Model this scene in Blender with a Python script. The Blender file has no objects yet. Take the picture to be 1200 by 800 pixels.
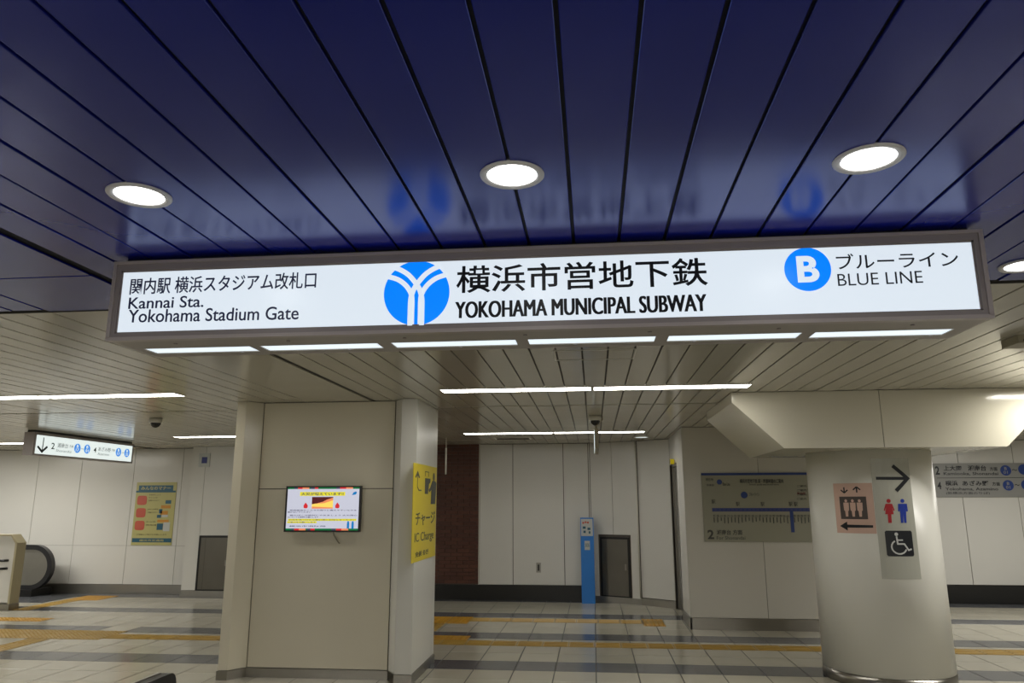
import bpy, bmesh, math, random
from mathutils import Vector, Matrix
random.seed(7)
scene = bpy.context.scene
col = scene.collection

# ------------------------------------------------------------------ camera
F, PITCH, YAW, ROLL, H0 = 872.01, 0.21246692, 0.10631942, -0.00187176, 1.67
CEIL = 2.70
fwd = Vector((-math.sin(YAW)*math.cos(PITCH), math.cos(YAW)*math.cos(PITCH), math.sin(PITCH)))
rgt0 = Vector((math.cos(YAW), math.sin(YAW), 0)); up0 = rgt0.cross(fwd)
rgt = rgt0*math.cos(ROLL) + up0*math.sin(ROLL); upv = -rgt0*math.sin(ROLL) + up0*math.cos(ROLL)
cd = bpy.data.cameras.new('camera'); cam = bpy.data.objects.new('camera', cd); col.objects.link(cam)
cd.sensor_width = 36; cd.lens = F*36/1200; cd.clip_start = 0.05; cd.clip_end = 100
m = Matrix((rgt, upv, -fwd)).transposed().to_4x4(); m.translation = (0, 0, H0); cam.matrix_world = m
scene.camera = cam

# ------------------------------------------------------------------ world, exposure, lamps
w = bpy.data.worlds.new('world'); scene.world = w; w.use_nodes = True
w.node_tree.nodes['Background'].inputs[0].default_value = (0.8, 0.85, 0.9, 1)
w.node_tree.nodes['Background'].inputs[1].default_value = 0.02
vs = scene.view_settings
scene.display_settings.display_device = 'sRGB'
vs.view_transform = 'Standard'; vs.look = 'None'; vs.gamma = 1; vs.exposure = 0; vs.use_curve_mapping = False

STRIP = 14.0        # radiance of the fluorescent strip diffusers
DOWN = 9.0         # downlight diffusers
SIGN = 0.82        # main sign face
def area(name, x, y, sx, sy, power, z=CEIL-0.03, c=(1, .97, .9)):
    l = bpy.data.lights.new(name, 'AREA'); l.shape = 'RECTANGLE'; l.size = sx; l.size_y = sy
    l.energy = power; l.color = c
    o = bpy.data.objects.new(name, l); o.location = (x, y, z); col.objects.link(o)
# fluorescent strips of the hall that lie outside the picture
for (x, y) in ((-9.2, 6.88), (-10.9, 11.38), (5.2, 6.88), (6.2, 11.38), (-5.5, -3.0), (-1.5, -3.0), (2.5, -3.0), (6.5, -3.0)):
    area('ceiling_lamp', x, y, 2.6, 0.2, (75 if x > 0 else 105) if y > 0 else 120)

# layout: world points from measured directions
def ray(x, y): return rgt*(x-600) + upv*(400-y) + fwd*F
def ony(x, y, Y):
    d = ray(x, y); t = Y/d.y; return (d.x*t, d.z*t+H0)
def onz(x, y, Z):
    d = ray(x, y); t = (Z-H0)/d.z; return (d.x*t, d.y*t)
def onx(x, y, X):
    d = ray(x, y); t = X/d.x; return (d.y*t, d.z*t+H0)

# ------------------------------------------------------------------ materials
def mat(name, c, rough=.5, metal=0., stint=None, spec=.5, emis=None, estr=0., var=0., vscale=3., bump=0., bscale=40., rvar=0., coat=0., aniso=None):
    m = bpy.data.materials.new(name); m.use_nodes = True
    nt = m.node_tree; b = nt.nodes['Principled BSDF']
    b.inputs['Base Color'].default_value = (*c, 1); b.inputs['Roughness'].default_value = rough
    b.inputs['Metallic'].default_value = metal; b.inputs['Specular IOR Level'].default_value = spec
    if stint: b.inputs['Specular Tint'].default_value = (*stint, 1)
    b.inputs['Coat Weight'].default_value = coat; b.inputs['Coat Roughness'].default_value = .08
    if emis:
        b.inputs['Emission Color'].default_value = (*emis, 1); b.inputs['Emission Strength'].default_value = estr
    geo = nt.nodes.new('ShaderNodeNewGeometry')
    def noise(sc, det=3, vec=None):
        n = nt.nodes.new('ShaderNodeTexNoise'); n.inputs['Scale'].default_value = sc; n.inputs['Detail'].default_value = det
        nt.links.new(vec or geo.outputs['Position'], n.inputs['Vector']); return n
    if var:
        n = noise(vscale); r = nt.nodes.new('ShaderNodeMapRange')
        r.inputs[3].default_value = 1-var; r.inputs[4].default_value = 1+var
        nt.links.new(n.outputs['Fac'], r.inputs[0])
        mx = nt.nodes.new('ShaderNodeVectorMath'); mx.operation = 'SCALE'; mx.inputs[0].default_value = c
        nt.links.new(r.outputs[0], mx.inputs['Scale']); nt.links.new(mx.outputs[0], b.inputs['Base Color'])
    if rvar:
        n = noise(vscale*1.7); r = nt.nodes.new('ShaderNodeMapRange')
        r.inputs[3].default_value = max(0, rough-rvar); r.inputs[4].default_value = rough+rvar
        nt.links.new(n.outputs['Fac'], r.inputs[0]); nt.links.new(r.outputs[0], b.inputs['Roughness'])
    if bump or aniso:
        vec = None
        if aniso:
            mp = nt.nodes.new('ShaderNodeMapping'); mp.inputs['Scale'].default_value = aniso
            nt.links.new(geo.outputs['Position'], mp.inputs[0]); vec = mp.outputs[0]
        n = noise(bscale, 3, vec); bp = nt.nodes.new('ShaderNodeBump'); bp.inputs['Strength'].default_value = bump or .1
        bp.inputs['Distance'].default_value = .01
        nt.links.new(n.outputs['Fac'], bp.inputs['Height']); nt.links.new(bp.outputs[0], b.inputs['Normal'])
    return m
M = dict(
 blue=mat('blue_enamel', (.008, .015, .26), .22, metal=.12, spec=.8, stint=(.42, .55, 1.0), var=.12, vscale=2, rvar=.05, bump=.02, bscale=9),
 groove=mat('groove_black', (.006, .006, .012), .7),
 white_plank=mat('cream_enamel_plank', (.52, .49, .41), .16, spec=.7, var=.05, vscale=2, rvar=.04, bump=.02, bscale=8),
 backing=mat('plank_gap_dark', (.06, .055, .045), .8),
 panel=mat('white_enamel_panel', (.66, .65, .61), .20, var=.03, vscale=1.2, rvar=.05, bump=.015, bscale=3),
 panel_dim=mat('off_white_enamel_panel', (.60, .58, .52), .20, var=.03, vscale=1.2, rvar=.05, bump=.015, bscale=3),
 cream=mat('cream_pillar_panel', (.80, .745, .59), .20, var=.05, vscale=1.0, rvar=.05, bump=.015, bscale=3),
 capital=mat('cream_capital', (.70, .665, .54), .12, var=.04, vscale=1.2, rvar=.04),
 column=mat('column_enamel', (.76, .75, .69), .32, var=.04, vscale=1.3, rvar=.05),
 seam=mat('seam_dark', (.10, .085, .07), .7),
 steel=mat('stainless_steel', (.33, .315, .285), .28, metal=1, var=.08, vscale=6, bump=.05, bscale=20, aniso=(1, 1, .05)),
 dsteel=mat('dull_stainless', (.36, .35, .32), .45, metal=1, var=.1, vscale=4),
 frame=mat('taupe_anodised_metal', (.36, .325, .315), .36, metal=.35, var=.05),
 frame_lt=mat('light_taupe_metal', (.52, .47, .45), .34, metal=.35),
 soffit=mat('sign_underside_grey', (.46, .42, .38), .45),
 hsteel=mat('dark_stainless', (.20, .19, .165), .38, metal=1, var=.1, vscale=4),
 black=mat('black_base', (.012, .012, .012), .35),
 blackpl=mat('black_plastic', (.012, .012, .014), .3),
 rubber=mat('black_rubber', (.018, .018, .02), .32),
 tile=mat('floor_tile_beige', (.50, .475, .39), .17, var=.10, vscale=1.1, rvar=.07, bump=.02, bscale=30),
 tile2=mat('floor_tile_beige_b', (.47, .445, .365), .19, var=.10, vscale=1.3, rvar=.07, bump=.02, bscale=30),
 tile_dark=mat('floor_tile_slate', (.105, .11, .12), .2, var=.12, vscale=1.5, rvar=.06),
 grout=mat('floor_grout', (.06, .056, .05), .7),
 tact=mat('tactile_yellow', (.42, .26, .045), .38, var=.15, vscale=1.6),
 tact2=mat('tactile_orange', (.52, .27, .02), .38, var=.12, vscale=1.6),
 strip=mat('strip_diffuser', (.9, .9, .9), .4, emis=(1, .97, .90), estr=STRIP),
 down=mat('downlight_diffuser', (.9, .9, .9), .4, emis=(1, .985, .95), estr=DOWN),
 ring=mat('grey_trim_ring', (.72, .72, .74), .35),
 whitemetal=mat('white_painted_metal', (.62, .60, .53), .35),
 face=mat('lit_sign_face', (.35, .35, .35), .25, emis=(.80, .90, 1.0), estr=SIGN),
 uface=mat('lit_sign_window', (.5, .5, .5), .3, emis=(.80, .92, 1.0), estr=1.0),
 ink=mat('dark_navy_lettering', (.02, .028, .12), .35),
 inkblk=mat('black_lettering', (.008, .01, .014), .35),
 eblue=mat('lit_blue', (.0, .12, .5), .25, emis=(.0, .215, 1.0), estr=.95),
 brick=mat('brown_brick', (.11, .042, .028), .35, var=.3, vscale=6, bump=.1),
 brick2=mat('brown_brick_b', (.085, .032, .022), .35, var=.3, vscale=6, bump=.1),
 mortar=mat('mortar_dark', (.02, .012, .009), .8),
 ysign=mat('yellow_sign', (.85, .68, .005), .3),
 glyph=mat('grey_glyph', (.05, .055, .05), .4),
 poleblue=mat('blue_kiosk', (.015, .19, .62), .3, var=.04),
 polewhite=mat('kiosk_white_label', (.5, .52, .5), .4),
 mapbg=mat('map_board_olive_grey', (.33, .325, .25), .4, var=.04),
 mapblue=mat('map_blue', (.02, .05, .22), .4),
 mapline=mat('map_line_blue', (.05, .06, .22), .4),
 mapink=mat('map_small_print', (.07, .07, .06), .5),
 mapred=mat('map_red_print', (.2, .03, .03), .5),
 farsign=mat('far_sign_grey', (.27, .27, .255), .4),
 lit2=mat('small_lit_sign_face', (.4, .4, .4), .3, emis=(.86, .96, .93), estr=.85),
 litblue=mat('small_lit_blue', (.02, .1, .4), .3, emis=(.06, .30, .85), estr=.8),
 litgrey=mat('small_sign_grey_print', (.25, .28, .28), .4, emis=(.5, .55, .55), estr=.35),
 pink=mat('salmon_sign', (.62, .42, .34), .35),
 brownink=mat('brown_pictogram', (.07, .055, .05), .4),
 clearfilm=mat('grey_sign_film', (.46, .46, .40), .25),
 red=mat('red_pictogram', (.42, .01, .02), .4),
 blue2=mat('blue_pictogram', (.01, .04, .36), .4),
 wht=mat('white_print', (.62, .63, .62), .4),
 scr=mat('screen_white', (.2, .2, .2), .2, emis=(.80, .82, .98), estr=.66),
 scr_y=mat('screen_yellow', (.2, .2, .0), .2, emis=(.95, .86, .03), estr=.75),
 scr_g=mat('screen_green', (.0, .1, .02), .2, emis=(.0, .22, .06), estr=.6),
 scr_r=mat('screen_red', (.2, .0, .0), .2, emis=(.85, .03, .04), estr=.7),
 scr_o=mat('screen_orange', (.2, .1, .05), .2, emis=(1., .30, .12), estr=.8),
 scr_ly=mat('screen_fire_yellow', (.2, .2, .05), .2, emis=(1., .70, .12), estr=.95),
 scr_m=mat('screen_maroon', (.05, .0, .0), .2, emis=(.12, .012, .02), estr=.6),
 scr_k=mat('screen_text', (.02, .02, .03), .2, emis=(.10, .10, .2), estr=.5),
 scr_b=mat('screen_blue', (.0, .05, .1), .2, emis=(.0, .22, .6), estr=.8),
 poster=mat('poster_yellow', (.46, .43, .17), .4),
 p_teal=mat('poster_teal', (.02, .10, .16), .4),
 p_red=mat('poster_red', (.52, .10, .06), .4),
 p_or=mat('poster_orange', (.55, .25, .03), .4),
 p_wh=mat('poster_white', (.5, .52, .5), .4),
 p_gr=mat('poster_grey', (.2, .18, .08), .4),
 bline=mat('wooden_end_cap', (.42, .37, .24), .35),
 dome=mat('smoked_dome', (.02, .02, .022), .1),
 beigeplastic=mat('beige_plastic', (.36, .33, .24), .5),
)
WHITEOUT = None

# ------------------------------------------------------------------ helpers
WL = {}
def reg(o, loc): WL[o.name] = Vector(loc); return o
def tag(o, label=None, cat=None, group=None, kind=None):
    if label: o['label'] = label
    if cat: o['category'] = cat
    if group: o['group'] = group
    if kind: o['kind'] = kind
    return o
def thing(name, label, cat, loc, group=None):
    o = bpy.data.objects.new(name, None); o.empty_display_size = .1; o.location = loc; col.objects.link(o)
    reg(o, loc); return tag(o, label, cat, group)
class MB:
    def __init__(s): s.bm = bmesh.new()
    def face(s, vs_, mi=0):
        f = s.bm.faces.new(vs_); f.material_index = mi; return f
    def box(s, x0, x1, y0, y1, z0, z1, mi=0):
        v = [s.bm.verts.new(p) for p in ((x0,y0,z0),(x1,y0,z0),(x1,y1,z0),(x0,y1,z0),(x0,y0,z1),(x1,y0,z1),(x1,y1,z1),(x0,y1,z1))]
        for q in ((0,3,2,1),(4,5,6,7),(0,1,5,4),(1,2,6,5),(2,3,7,6),(3,0,4,7)): s.face([v[i] for i in q], mi)
        return s
    def prism(s, pts, vec, mi=0):
        """closed solid: polygon pts (3D) pushed along vec"""
        vec = Vector(vec); a = [s.bm.verts.new(p) for p in pts]; b = [s.bm.verts.new(Vector(p)+vec) for p in pts]
        n = len(pts)
        nrm = sum(((Vector(pts[i])-Vector(pts[0])).cross(Vector(pts[(i+1) % n])-Vector(pts[0])) for i in range(1, n)), Vector())
        fl = nrm.dot(vec) > 0
        s.face(a[::-1] if fl else a, mi); s.face(b if fl else b[::-1], mi)
        for i in range(n):
            j = (i+1) % n; q = [a[i], a[j], b[j], b[i]]; s.face(q if fl else q[::-1], mi)
        return s
    def cyl(s, c, r, h, axis='z', n=32, r2=None, mi=0):
        c = Vector(c); r2 = r if r2 is None else r2
        ax = {'x': Vector((1,0,0)), 'y': Vector((0,1,0)), 'z': Vector((0,0,1))}[axis]
        u = {'x': Vector((0,1,0)), 'y': Vector((0,0,1)), 'z': Vector((1,0,0))}[axis]; v = ax.cross(u)
        A = [s.bm.verts.new(c+(u*math.cos(t)+v*math.sin(t))*r) for t in [2*math.pi*i/n for i in range(n)]]
        B = [s.bm.verts.new(c+ax*h+(u*math.cos(t)+v*math.sin(t))*r2) for t in [2*math.pi*i/n for i in range(n)]]
        s.face(A[::-1], mi); s.face(B, mi)
        for i in range(n):
            j = (i+1) % n; f = s.face([A[i], A[j], B[j], B[i]], mi); f.smooth = True
        return s
    def ring(s, c, prof, axis='z', n=48, mi=0, a0=0, a1=2*math.pi):
        """revolve closed profile [(r,h)] about the axis"""
        c = Vector(c); ax = {'x': Vector((1,0,0)), 'y': Vector((0,1,0)), 'z': Vector((0,0,1))}[axis]
        u = {'x': Vector((0,1,0)), 'y': Vector((0,0,1)), 'z': Vector((1,0,0))}[axis]; v = ax.cross(u)
        full = abs(a1-a0-2*math.pi) < 1e-6; k = n if full else n+1
        rows = []
        for i in range(k):
            t = a0+(a1-a0)*i/n; d = u*math.cos(t)+v*math.sin(t)
            rows.append([s.bm.verts.new(c+d*r+ax*h) for r, h in prof])
        for i in range(n):
            A = rows[i]; B = rows[(i+1) % k]
            for j in range(len(prof)):
                l = (j+1) % len(prof); f = s.face([A[j], B[j], B[l], A[l]], mi); f.smooth = True
        return s
    def tube(s, pts, r, n=8, mi=0):
        P = [Vector(p) for p in pts]; rows = []; pv = None
        for i, p in enumerate(P):
            t = (P[min(i+1, len(P)-1)]-P[max(i-1, 0)]).normalized()
            u = t.cross(Vector((0,0,1)) if abs(t.z) < .9 else Vector((1,0,0))).normalized(); v = t.cross(u)
            rows.append([s.bm.verts.new(p+(u*math.cos(a)+v*math.sin(a))*r) for a in [2*math.pi*k/n for k in range(n)]])
        for i in range(len(rows)-1):
            for k in range(n):
                f = s.face([rows[i][k], rows[i][(k+1) % n], rows[i+1][(k+1) % n], rows[i+1][k]], mi); f.smooth = True
        s.face(rows[0][::-1], mi); s.face(rows[-1], mi); return s
    def build(s, name, m_, parent=None, bevel=0., seg=1, loc=None):
        bm = s.bm
        if bevel:
            es = [e for e in bm.edges if len(e.link_faces) == 2 and e.calc_face_angle(0) > .5]
            bmesh.ops.bevel(bm, geom=es, offset=bevel, segments=seg, affect='EDGES', profile=.5, clamp_overlap=True)
        bmesh.ops.recalc_face_normals(bm, faces=bm.faces)
        org = WL[parent.name] if parent else Vector((0, 0, 0))
        org = Vector(loc) if loc is not None else org
        bmesh.ops.translate(bm, verts=bm.verts, vec=-org)
        me = bpy.data.meshes.new(name); bm.to_mesh(me); bm.free()
        for q in (m_ if isinstance(m_, (list, tuple)) else [m_]): me.materials.append(q)
        o = bpy.data.objects.new(name, me); col.objects.link(o)
        if parent:
            o.parent = parent; o.location = org-WL[parent.name]
        else: o.location = org
        reg(o, org); return o
def struct(name, mb, m_, **k):
    o = mb.build(name, m_, **k); o['kind'] = 'structure'; return o
def inst(me, name, parent, loc, rot=None):
    o = bpy.data.objects.new(name, me); col.objects.link(o); o.parent = parent
    o.location = Vector(loc)-(WL[parent.name] if parent else Vector())
    if rot: o.rotation_euler = rot
    return o
FONTC = {}
def glyphs(s, off=0.0, res=4, space=1.0):
    k = (s, off, res, space)
    if k in FONTC: return FONTC[k]
    cu = bpy.data.curves.new('lettering', 'FONT'); cu.body = s; cu.size = 1; cu.resolution_u = res; cu.offset = off
    cu.extrude = .01; cu.space_character = space; cu.align_x = 'LEFT'
    o = bpy.data.objects.new('tmp', cu); col.objects.link(o)
    bpy.context.view_layer.update()
    me = bpy.data.meshes.new_from_object(o, depsgraph=bpy.context.evaluated_depsgraph_get())
    bpy.data.objects.remove(o)
    vs_ = [v.co.copy() for v in me.vertices]; fs = [tuple(p.vertices) for p in me.polygons]
    bpy.data.meshes.remove(me)
    FONTC[k] = (vs_, fs); return FONTC[k]
class Sheet:
    """flat (or column-hugging) drawing surface: O + u*U + v*V, raised along N"""
    def __init__(s, O, U=(1,0,0), V=(0,0,1), cyl=None):
        s.O = Vector(O); s.U = Vector(U); s.V = Vector(V); s.N = s.U.cross(s.V); s.c = cyl
    def pt(s, u, v, h):
        if s.c:
            cx, cy, r = s.c; a = u/r; return Vector((cx+(r+h)*math.sin(a), cy-(r+h)*math.cos(a), v))
        return s.O+s.U*u+s.V*v+s.N*h
    def new(s, join=False): s.P = []; s.join = join; s._add(); return s
    def _add(s):
        if s.P and s.join: return
        s.bm = bmesh.new(); s.P.append(s.bm)
    def _poly(s, pts, h0, h1):
        n = len(pts); ar = sum(pts[i][0]*pts[(i+1) % n][1]-pts[(i+1) % n][0]*pts[i][1] for i in range(n))
        if ar < 0: pts = pts[::-1]
        a = [s.bm.verts.new((x, y, h0)) for x, y in pts]; b = [s.bm.verts.new((x, y, h1)) for x, y in pts]
        s.bm.faces.new(a[::-1]); s.bm.faces.new(b)
        for i in range(n): s.bm.faces.new((a[i], a[(i+1) % n], b[(i+1) % n], b[i]))
    def poly(s, pts, h0=.001, h1=.003): s._add(); s._poly(pts, h0, h1); return s
    def rect(s, x0, y0, x1, y1, h0=.001, h1=.003): return s.poly([(x0,y0),(x1,y0),(x1,y1),(x0,y1)], h0, h1)
    def disc(s, x, y, r, h0=.001, h1=.003, ry=None, n=28):
        ry = ry or r; return s.poly([(x+r*math.cos(2*math.pi*i/n), y+ry*math.sin(2*math.pi*i/n)) for i in range(n)], h0, h1)
    def line(s, pts, w_, h0=.001, h1=.003):
        s._add()
        P = [Vector((p[0], p[1])) for p in pts]; L = []; R_ = []
        for i, p in enumerate(P):
            t1 = (P[min(i+1, len(P)-1)]-p); t0 = (p-P[max(i-1, 0)])
            t1 = t1.normalized() if t1.length else t0.normalized(); t0 = t0.normalized() if t0.length else t1
            t = (t0+t1).normalized(); k = 1/max(.5, t.dot(t1)); n = Vector((-t.y, t.x))*w_/2*k
            L.append(p+n); R_.append(p-n)
        s._poly([tuple(q) for q in L]+[tuple(q) for q in R_[::-1]], h0, h1)
        return s
    def text(s, t, quad, h0=.001, h1=.003, off=0., res=4, space=1., bold=0.):
        """quad: (u,v) corners lower-left, lower-right, upper-left fitted to the ink box; bold thickens by overlaid shifted copies"""
        s._add()
        vs_, fs = glyphs(t, off, res, space)
        x0 = min(v.x for v in vs_); x1 = max(v.x for v in vs_); y0 = min(v.y for v in vs_); y1 = max(v.y for v in vs_)
        A, B, C_ = [Vector(q) for q in quad]; wd = (B-A).length
        sh = [(0, 0)] if not bold else [(-bold, 0), (0, 0), (bold, 0)]
        for n_, (dx, dy) in enumerate(sh):
            nv = []
            for v in vs_:
                p = A+(B-A)*((v.x-x0)/(x1-x0)*(1-2*bold/wd)+bold/wd+dx/wd)+(C_-A)*((v.y-y0)/(y1-y0)+dy)
                nv.append(s.bm.verts.new((p.x, p.y, (h1+n_*.00003) if v.z > 0 else h0)))
            for f in fs:
                try: s.bm.faces.new([nv[i] for i in f])
                except ValueError: pass
        return s
    def build(s, name, m_, parent=None, label=None, kind=None):
        org = WL[parent.name] if parent else Vector((0, 0, 0)); first = None
        for bm in s.P:
            if not bm.verts: bm.free(); continue
            bm.normal_update()
            if s.c:
                bmesh.ops.triangulate(bm, faces=bm.faces, ngon_method='EAR_CLIP')
                for _ in range(3):
                    es = [e for e in bm.edges if abs(e.verts[0].co.x-e.verts[1].co.x) > .03]
                    if not es: break
                    bmesh.ops.subdivide_edges(bm, edges=es, cuts=1); bmesh.ops.triangulate(bm, faces=[f for f in bm.faces if len(f.verts) > 3], ngon_method='EAR_CLIP')
            for v in bm.verts: v.co = s.pt(v.co.x, v.co.y, v.co.z)-org
            me = bpy.data.meshes.new(name); bm.to_mesh(me); bm.free()
            for q in (m_ if isinstance(m_, (list, tuple)) else [m_]): me.materials.append(q)
            o = bpy.data.objects.new(name, me); col.objects.link(o)
            if parent: o.parent = parent
            if label: o['label'] = label
            if kind: o['kind'] = kind
            reg(o, org); first = first or o
        s.P = []; return first

# ------------------------------------------------------------------ FLOOR
X0, X1, Y0, Y1 = -14., 10., -6., 14.2
fl = struct('floor', MB().box(X0, X1, Y0, Y1, -.1, -.003), M['grout'])
TX = .415
def tile_mesh(w_, d_, m_):
    g = .0055; b = MB(); h = .0015
    pts = [(0+g, 0+g), (w_-g, 0+g), (w_-g, d_-g), (0+g, d_-g)]
    lo = [b.bm.verts.new((x, y, -.003)) for x, y in pts]
    mid = [b.bm.verts.new((x, y, -h)) for x, y in pts]
    hi = [b.bm.verts.new((x+(h if x < w_/2 else -h), y+(h if y < d_/2 else -h), 0)) for x, y in pts]
    for i in range(4):
        j = (i+1) % 4; b.face([lo[i], lo[j], mid[j], mid[i]]); b.face([mid[i], mid[j], hi[j], hi[i]])
    b.face(hi); me = bpy.data.meshes.new('floor_tile'); b.bm.to_mesh(me); b.bm.free(); me.materials.append(m_); return me
TM = {'n0': tile_mesh(TX, .435, M['tile']), 'n1': tile_mesh(TX, .435, M['tile2']), 'b': tile_mesh(TX, .45, M['tile_dark']), 'l': tile_mesh(TX, .45, M['tile'])}
rows = []
for k in range(-8, 4):
    yb = 8.05+1.755*k; rows.append((yb, .45, True))
    for i in range(3): rows.append((yb+.45+.435*i, .435, False))
cells = []
for (yb, d_, dark) in rows:
    if yb < Y0 or yb+d_ > Y1-.2: continue
    i = math.ceil((X0+.015)/TX)
    while -.015+TX*(i+1) < X1:
        x = -.015+TX*i; c = Vector((x+TX/2, yb+d_/2, 0-H0))
        z = c.dot(fwd); vis = -1
        if z > .1:
            px = 600+F*c.dot(rgt)/z; py = 400-F*c.dot(upv)/z
            hid = (285 < px < 500 and yb > 8.3) or (960 < px < 1110 and yb > 8) or (810 < px < 960 and yb > 11.2)
            if -20 < px < 1220 and py < 815 and not hid: vis = 1/z
            if yb > 13.5 and x > -7: vis = -1
        cells.append((vis, x, yb, d_, dark, i)); i += 1
cells.sort(key=lambda c: -c[0])
rest = MB()
for k, (vis, x, yb, d_, dark, i) in enumerate(cells):
    light_gap = dark and abs(x+6.65) < .2 and abs(yb-9.8) < .1
    if k < 300 and vis > 0:
        inst(TM['l' if light_gap else 'b' if dark else random.choice(('n0', 'n1'))], 'floor_tile', fl, (x, yb, 0))
    else:
        rest.box(x+.004, x+TX-.004, yb+.004, yb+d_-.004, -.003, 0, mi=2 if dark else random.choice((0, 1)))
o = rest.build('floor_tile', [M['tile'], M['tile2'], M['tile_dark']], fl); o['kind'] = 'stuff'

# tactile paving
def tact_mesh(kind, m_):
    b = MB(); S = .30; b.box(0, S, 0, S, .0005, .004)
    if kind == 'bar':
        for j in range(4):
            y = .0375+.075*j; b.prism([(.015, y-.012, .004), (.015, y+.012, .004), (.015, y+.006, .009), (.015, y-.006, .009)], (.27, 0, 0))
    else:
        for i in range(5):
            for j in range(5): b.cyl((.03+.06*i, .03+.06*j, .004), .012, .005, n=6, r2=.007)
    bmesh.ops.recalc_face_normals(b.bm, faces=b.bm.faces)
    me = bpy.data.meshes.new('tactile_tile'); b.bm.to_mesh(me); b.bm.free(); me.materials.append(m_); return me
TB = tact_mesh('bar', M['tact']); TD = tact_mesh('dot', M['tact2']); TDy = tact_mesh('dot', M['tact'])
tact_n = 0
def tact(me, x, y, rot=False):
    global tact_n
    inst(me, 'tactile_tile', fl, (x+(.30 if rot else 0), y, 0), (0, 0, math.pi/2) if rot else None); tact_n += 1
for i in range(-20, 21):
    x = -.022+.31*i
    if -3.6 < x < -2.4: continue
    tact(TB, x, 9.35)
for x, y in ((-2.20, 9.66), (-1.90, 9.66), (-2.50, 9.66)): tact(TD, x, y)
for i in range(-6, 3): tact(TB, -.0+.31*i+.03, 11.16)
for x in (-2.42, -2.11): 
    for y in (10.93, 11.24): tact(TD, x, y)
tact(TD, .65, 10.96); tact(TD, .65, 11.27)
tact(TB, -2.42, 10.6, True); tact(TB, -2.42, 10.28, True)
for i in range(6):
    for j in range(2): tact(TDy, -8.05+.31*i, 9.27+.31*j)
for j in range(7): tact(TB, -7.12, 9.24-.31*(j+1), True)
for j in range(4): tact(TB, -9.3, 11.6+.31*j, True)
for j in range(2): tact(TD, -9.3, 12.85+.31*j); tact(TD, -8.99, 12.85+.31*j)
for x in (-8.9, -8.59, -8.28): tact(TD, x, 10.55)

# ------------------------------------------------------------------ CEILINGS
YB = 3.69; SEAM1 = 8.12; SEAM2 = 12.62
PW = .1815; PX = -.055
def plank_mesh(w_, ya, yb, m_):
    g = .0055; b = MB(); t = .010; e = .0018
    prof = [(g, t), (g, e), (g+e, 0), (w_-g-e, 0), (w_-g, e), (w_-g, t)]
    A = [b.bm.verts.new((x, ya, z)) for x, z in prof]; B = [b.bm.verts.new((x, yb, z)) for x, z in prof]
    for i in range(5): b.face([A[i], A[i+1], B[i+1], B[i]])
    b.face(A[::-1]); b.face(B); b.face([A[5], A[0], B[0], B[5]])
    bmesh.ops.recalc_face_normals(b.bm, faces=b.bm.faces)
    me = bpy.data.meshes.new('plank'); b.bm.to_mesh(me); b.bm.free(); me.materials.append(m_); return me
cb = struct('ceiling', MB().box(X0, X1, -2.5, YB-.006, CEIL+.012, CEIL+.12), M['groove'])
cw = struct('ceiling', MB().box(X0, X1, YB-.004, Y1, CEIL+.012, CEIL+.12).box(X0, X1, Y0, -2.502, CEIL+.012, CEIL+.12), M['backing'])
HX0, HX1 = -2.965, -2.265       # wide access panels
def place(me, parent, x, y, w_):
    o = inst(me, 'plank', parent, (x, y, CEIL)); o.rotation_euler = (random.uniform(-.0004, .0004), random.uniform(-.0035, .0035), 0); return o
def plank_row(parent, m_, ya, yb, xa, xb):
    L = yb-ya-.045; me = plank_mesh(PW, 0, L, m_); i = math.ceil((xa-PX)/PW); n = 0
    while PX+PW*(i+1) <= xb:
        x = PX+PW*i
        if not (x+PW > HX0+.03 and x < HX1-.03 and yb <= SEAM1 and ya > -2.6 and (ya < YB-.1 or ya < YB+1)):
            place(me, parent, x, ya+.004, PW); n += 1
        i += 1
    return n
plank_row(cb, M['blue'], -2.5, YB-.01, -5.2, 4.6)
# rows of cream planks with one wide panel running back to the pillar
HY = SEAM1
me = plank_mesh(PW, 0, SEAM1-YB-.05, M['white_plank']); i = math.ceil((-10.6-PX)/PW)
while PX+PW*(i+1) <= 6.6:
    x = PX+PW*i
    if x+PW < HX0+.03 or x > HX1-.03: place(me, cw, x, YB+.006, PW)
    i += 1
plank_row(cw, M['white_plank'], SEAM1, SEAM2, -11.5, 7.4)
plank_row(cw, M['white_plank'], SEAM2, Y1-.4, -8.5, 3.0)
# remaining, not in view or past the limit: one joined part per ceiling
def far_planks(parent, m_, spans):
    b = MB()
    for (xa, xb, ya, yb) in spans:
        i = math.ceil((xa-PX)/PW)
        while PX+PW*(i+1) <= xb+.001:
            x = PX+PW*i; b.box(x+.006, x+PW-.006, ya+.004, yb-.004, CEIL, CEIL+.01); i += 1
    o = b.build('plank', m_, parent); o['kind'] = 'stuff'
far_planks(cb, M['blue'], [(X0+.1, -5.2, -2.5, YB-.01), (4.6, X1, -2.5, YB-.01)])
far_planks(cw, M['white_plank'], [(X0+.1, -10.6, YB+.006, SEAM1), (6.6, X1, YB+.006, SEAM1), (X0+.1, -11.5, SEAM1, SEAM2), (7.4, X1, SEAM1, SEAM2),
    (X0+.1, -8.5, SEAM2, Y1-.01), (3.0, X1, SEAM2, Y1-.01), (X0+.1, X1, Y0, -2.6)])
# wide access panels beside the sign
def hatchpanel(parent, m_, ya, yb):
    MB().box(HX0+.012, HX1-(.03 if parent is cb else .010), ya+.004, yb-.004, CEIL, CEIL+.009).build('access_panel', m_, parent, bevel=.003)
hatchpanel(cb, M['blue'], -2.5, 3.08); hatchpanel(cb, M['blue'], 3.085, YB-.012)
hatchpanel(cw, M['white_plank'], YB+.008, HY-.04)
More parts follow.
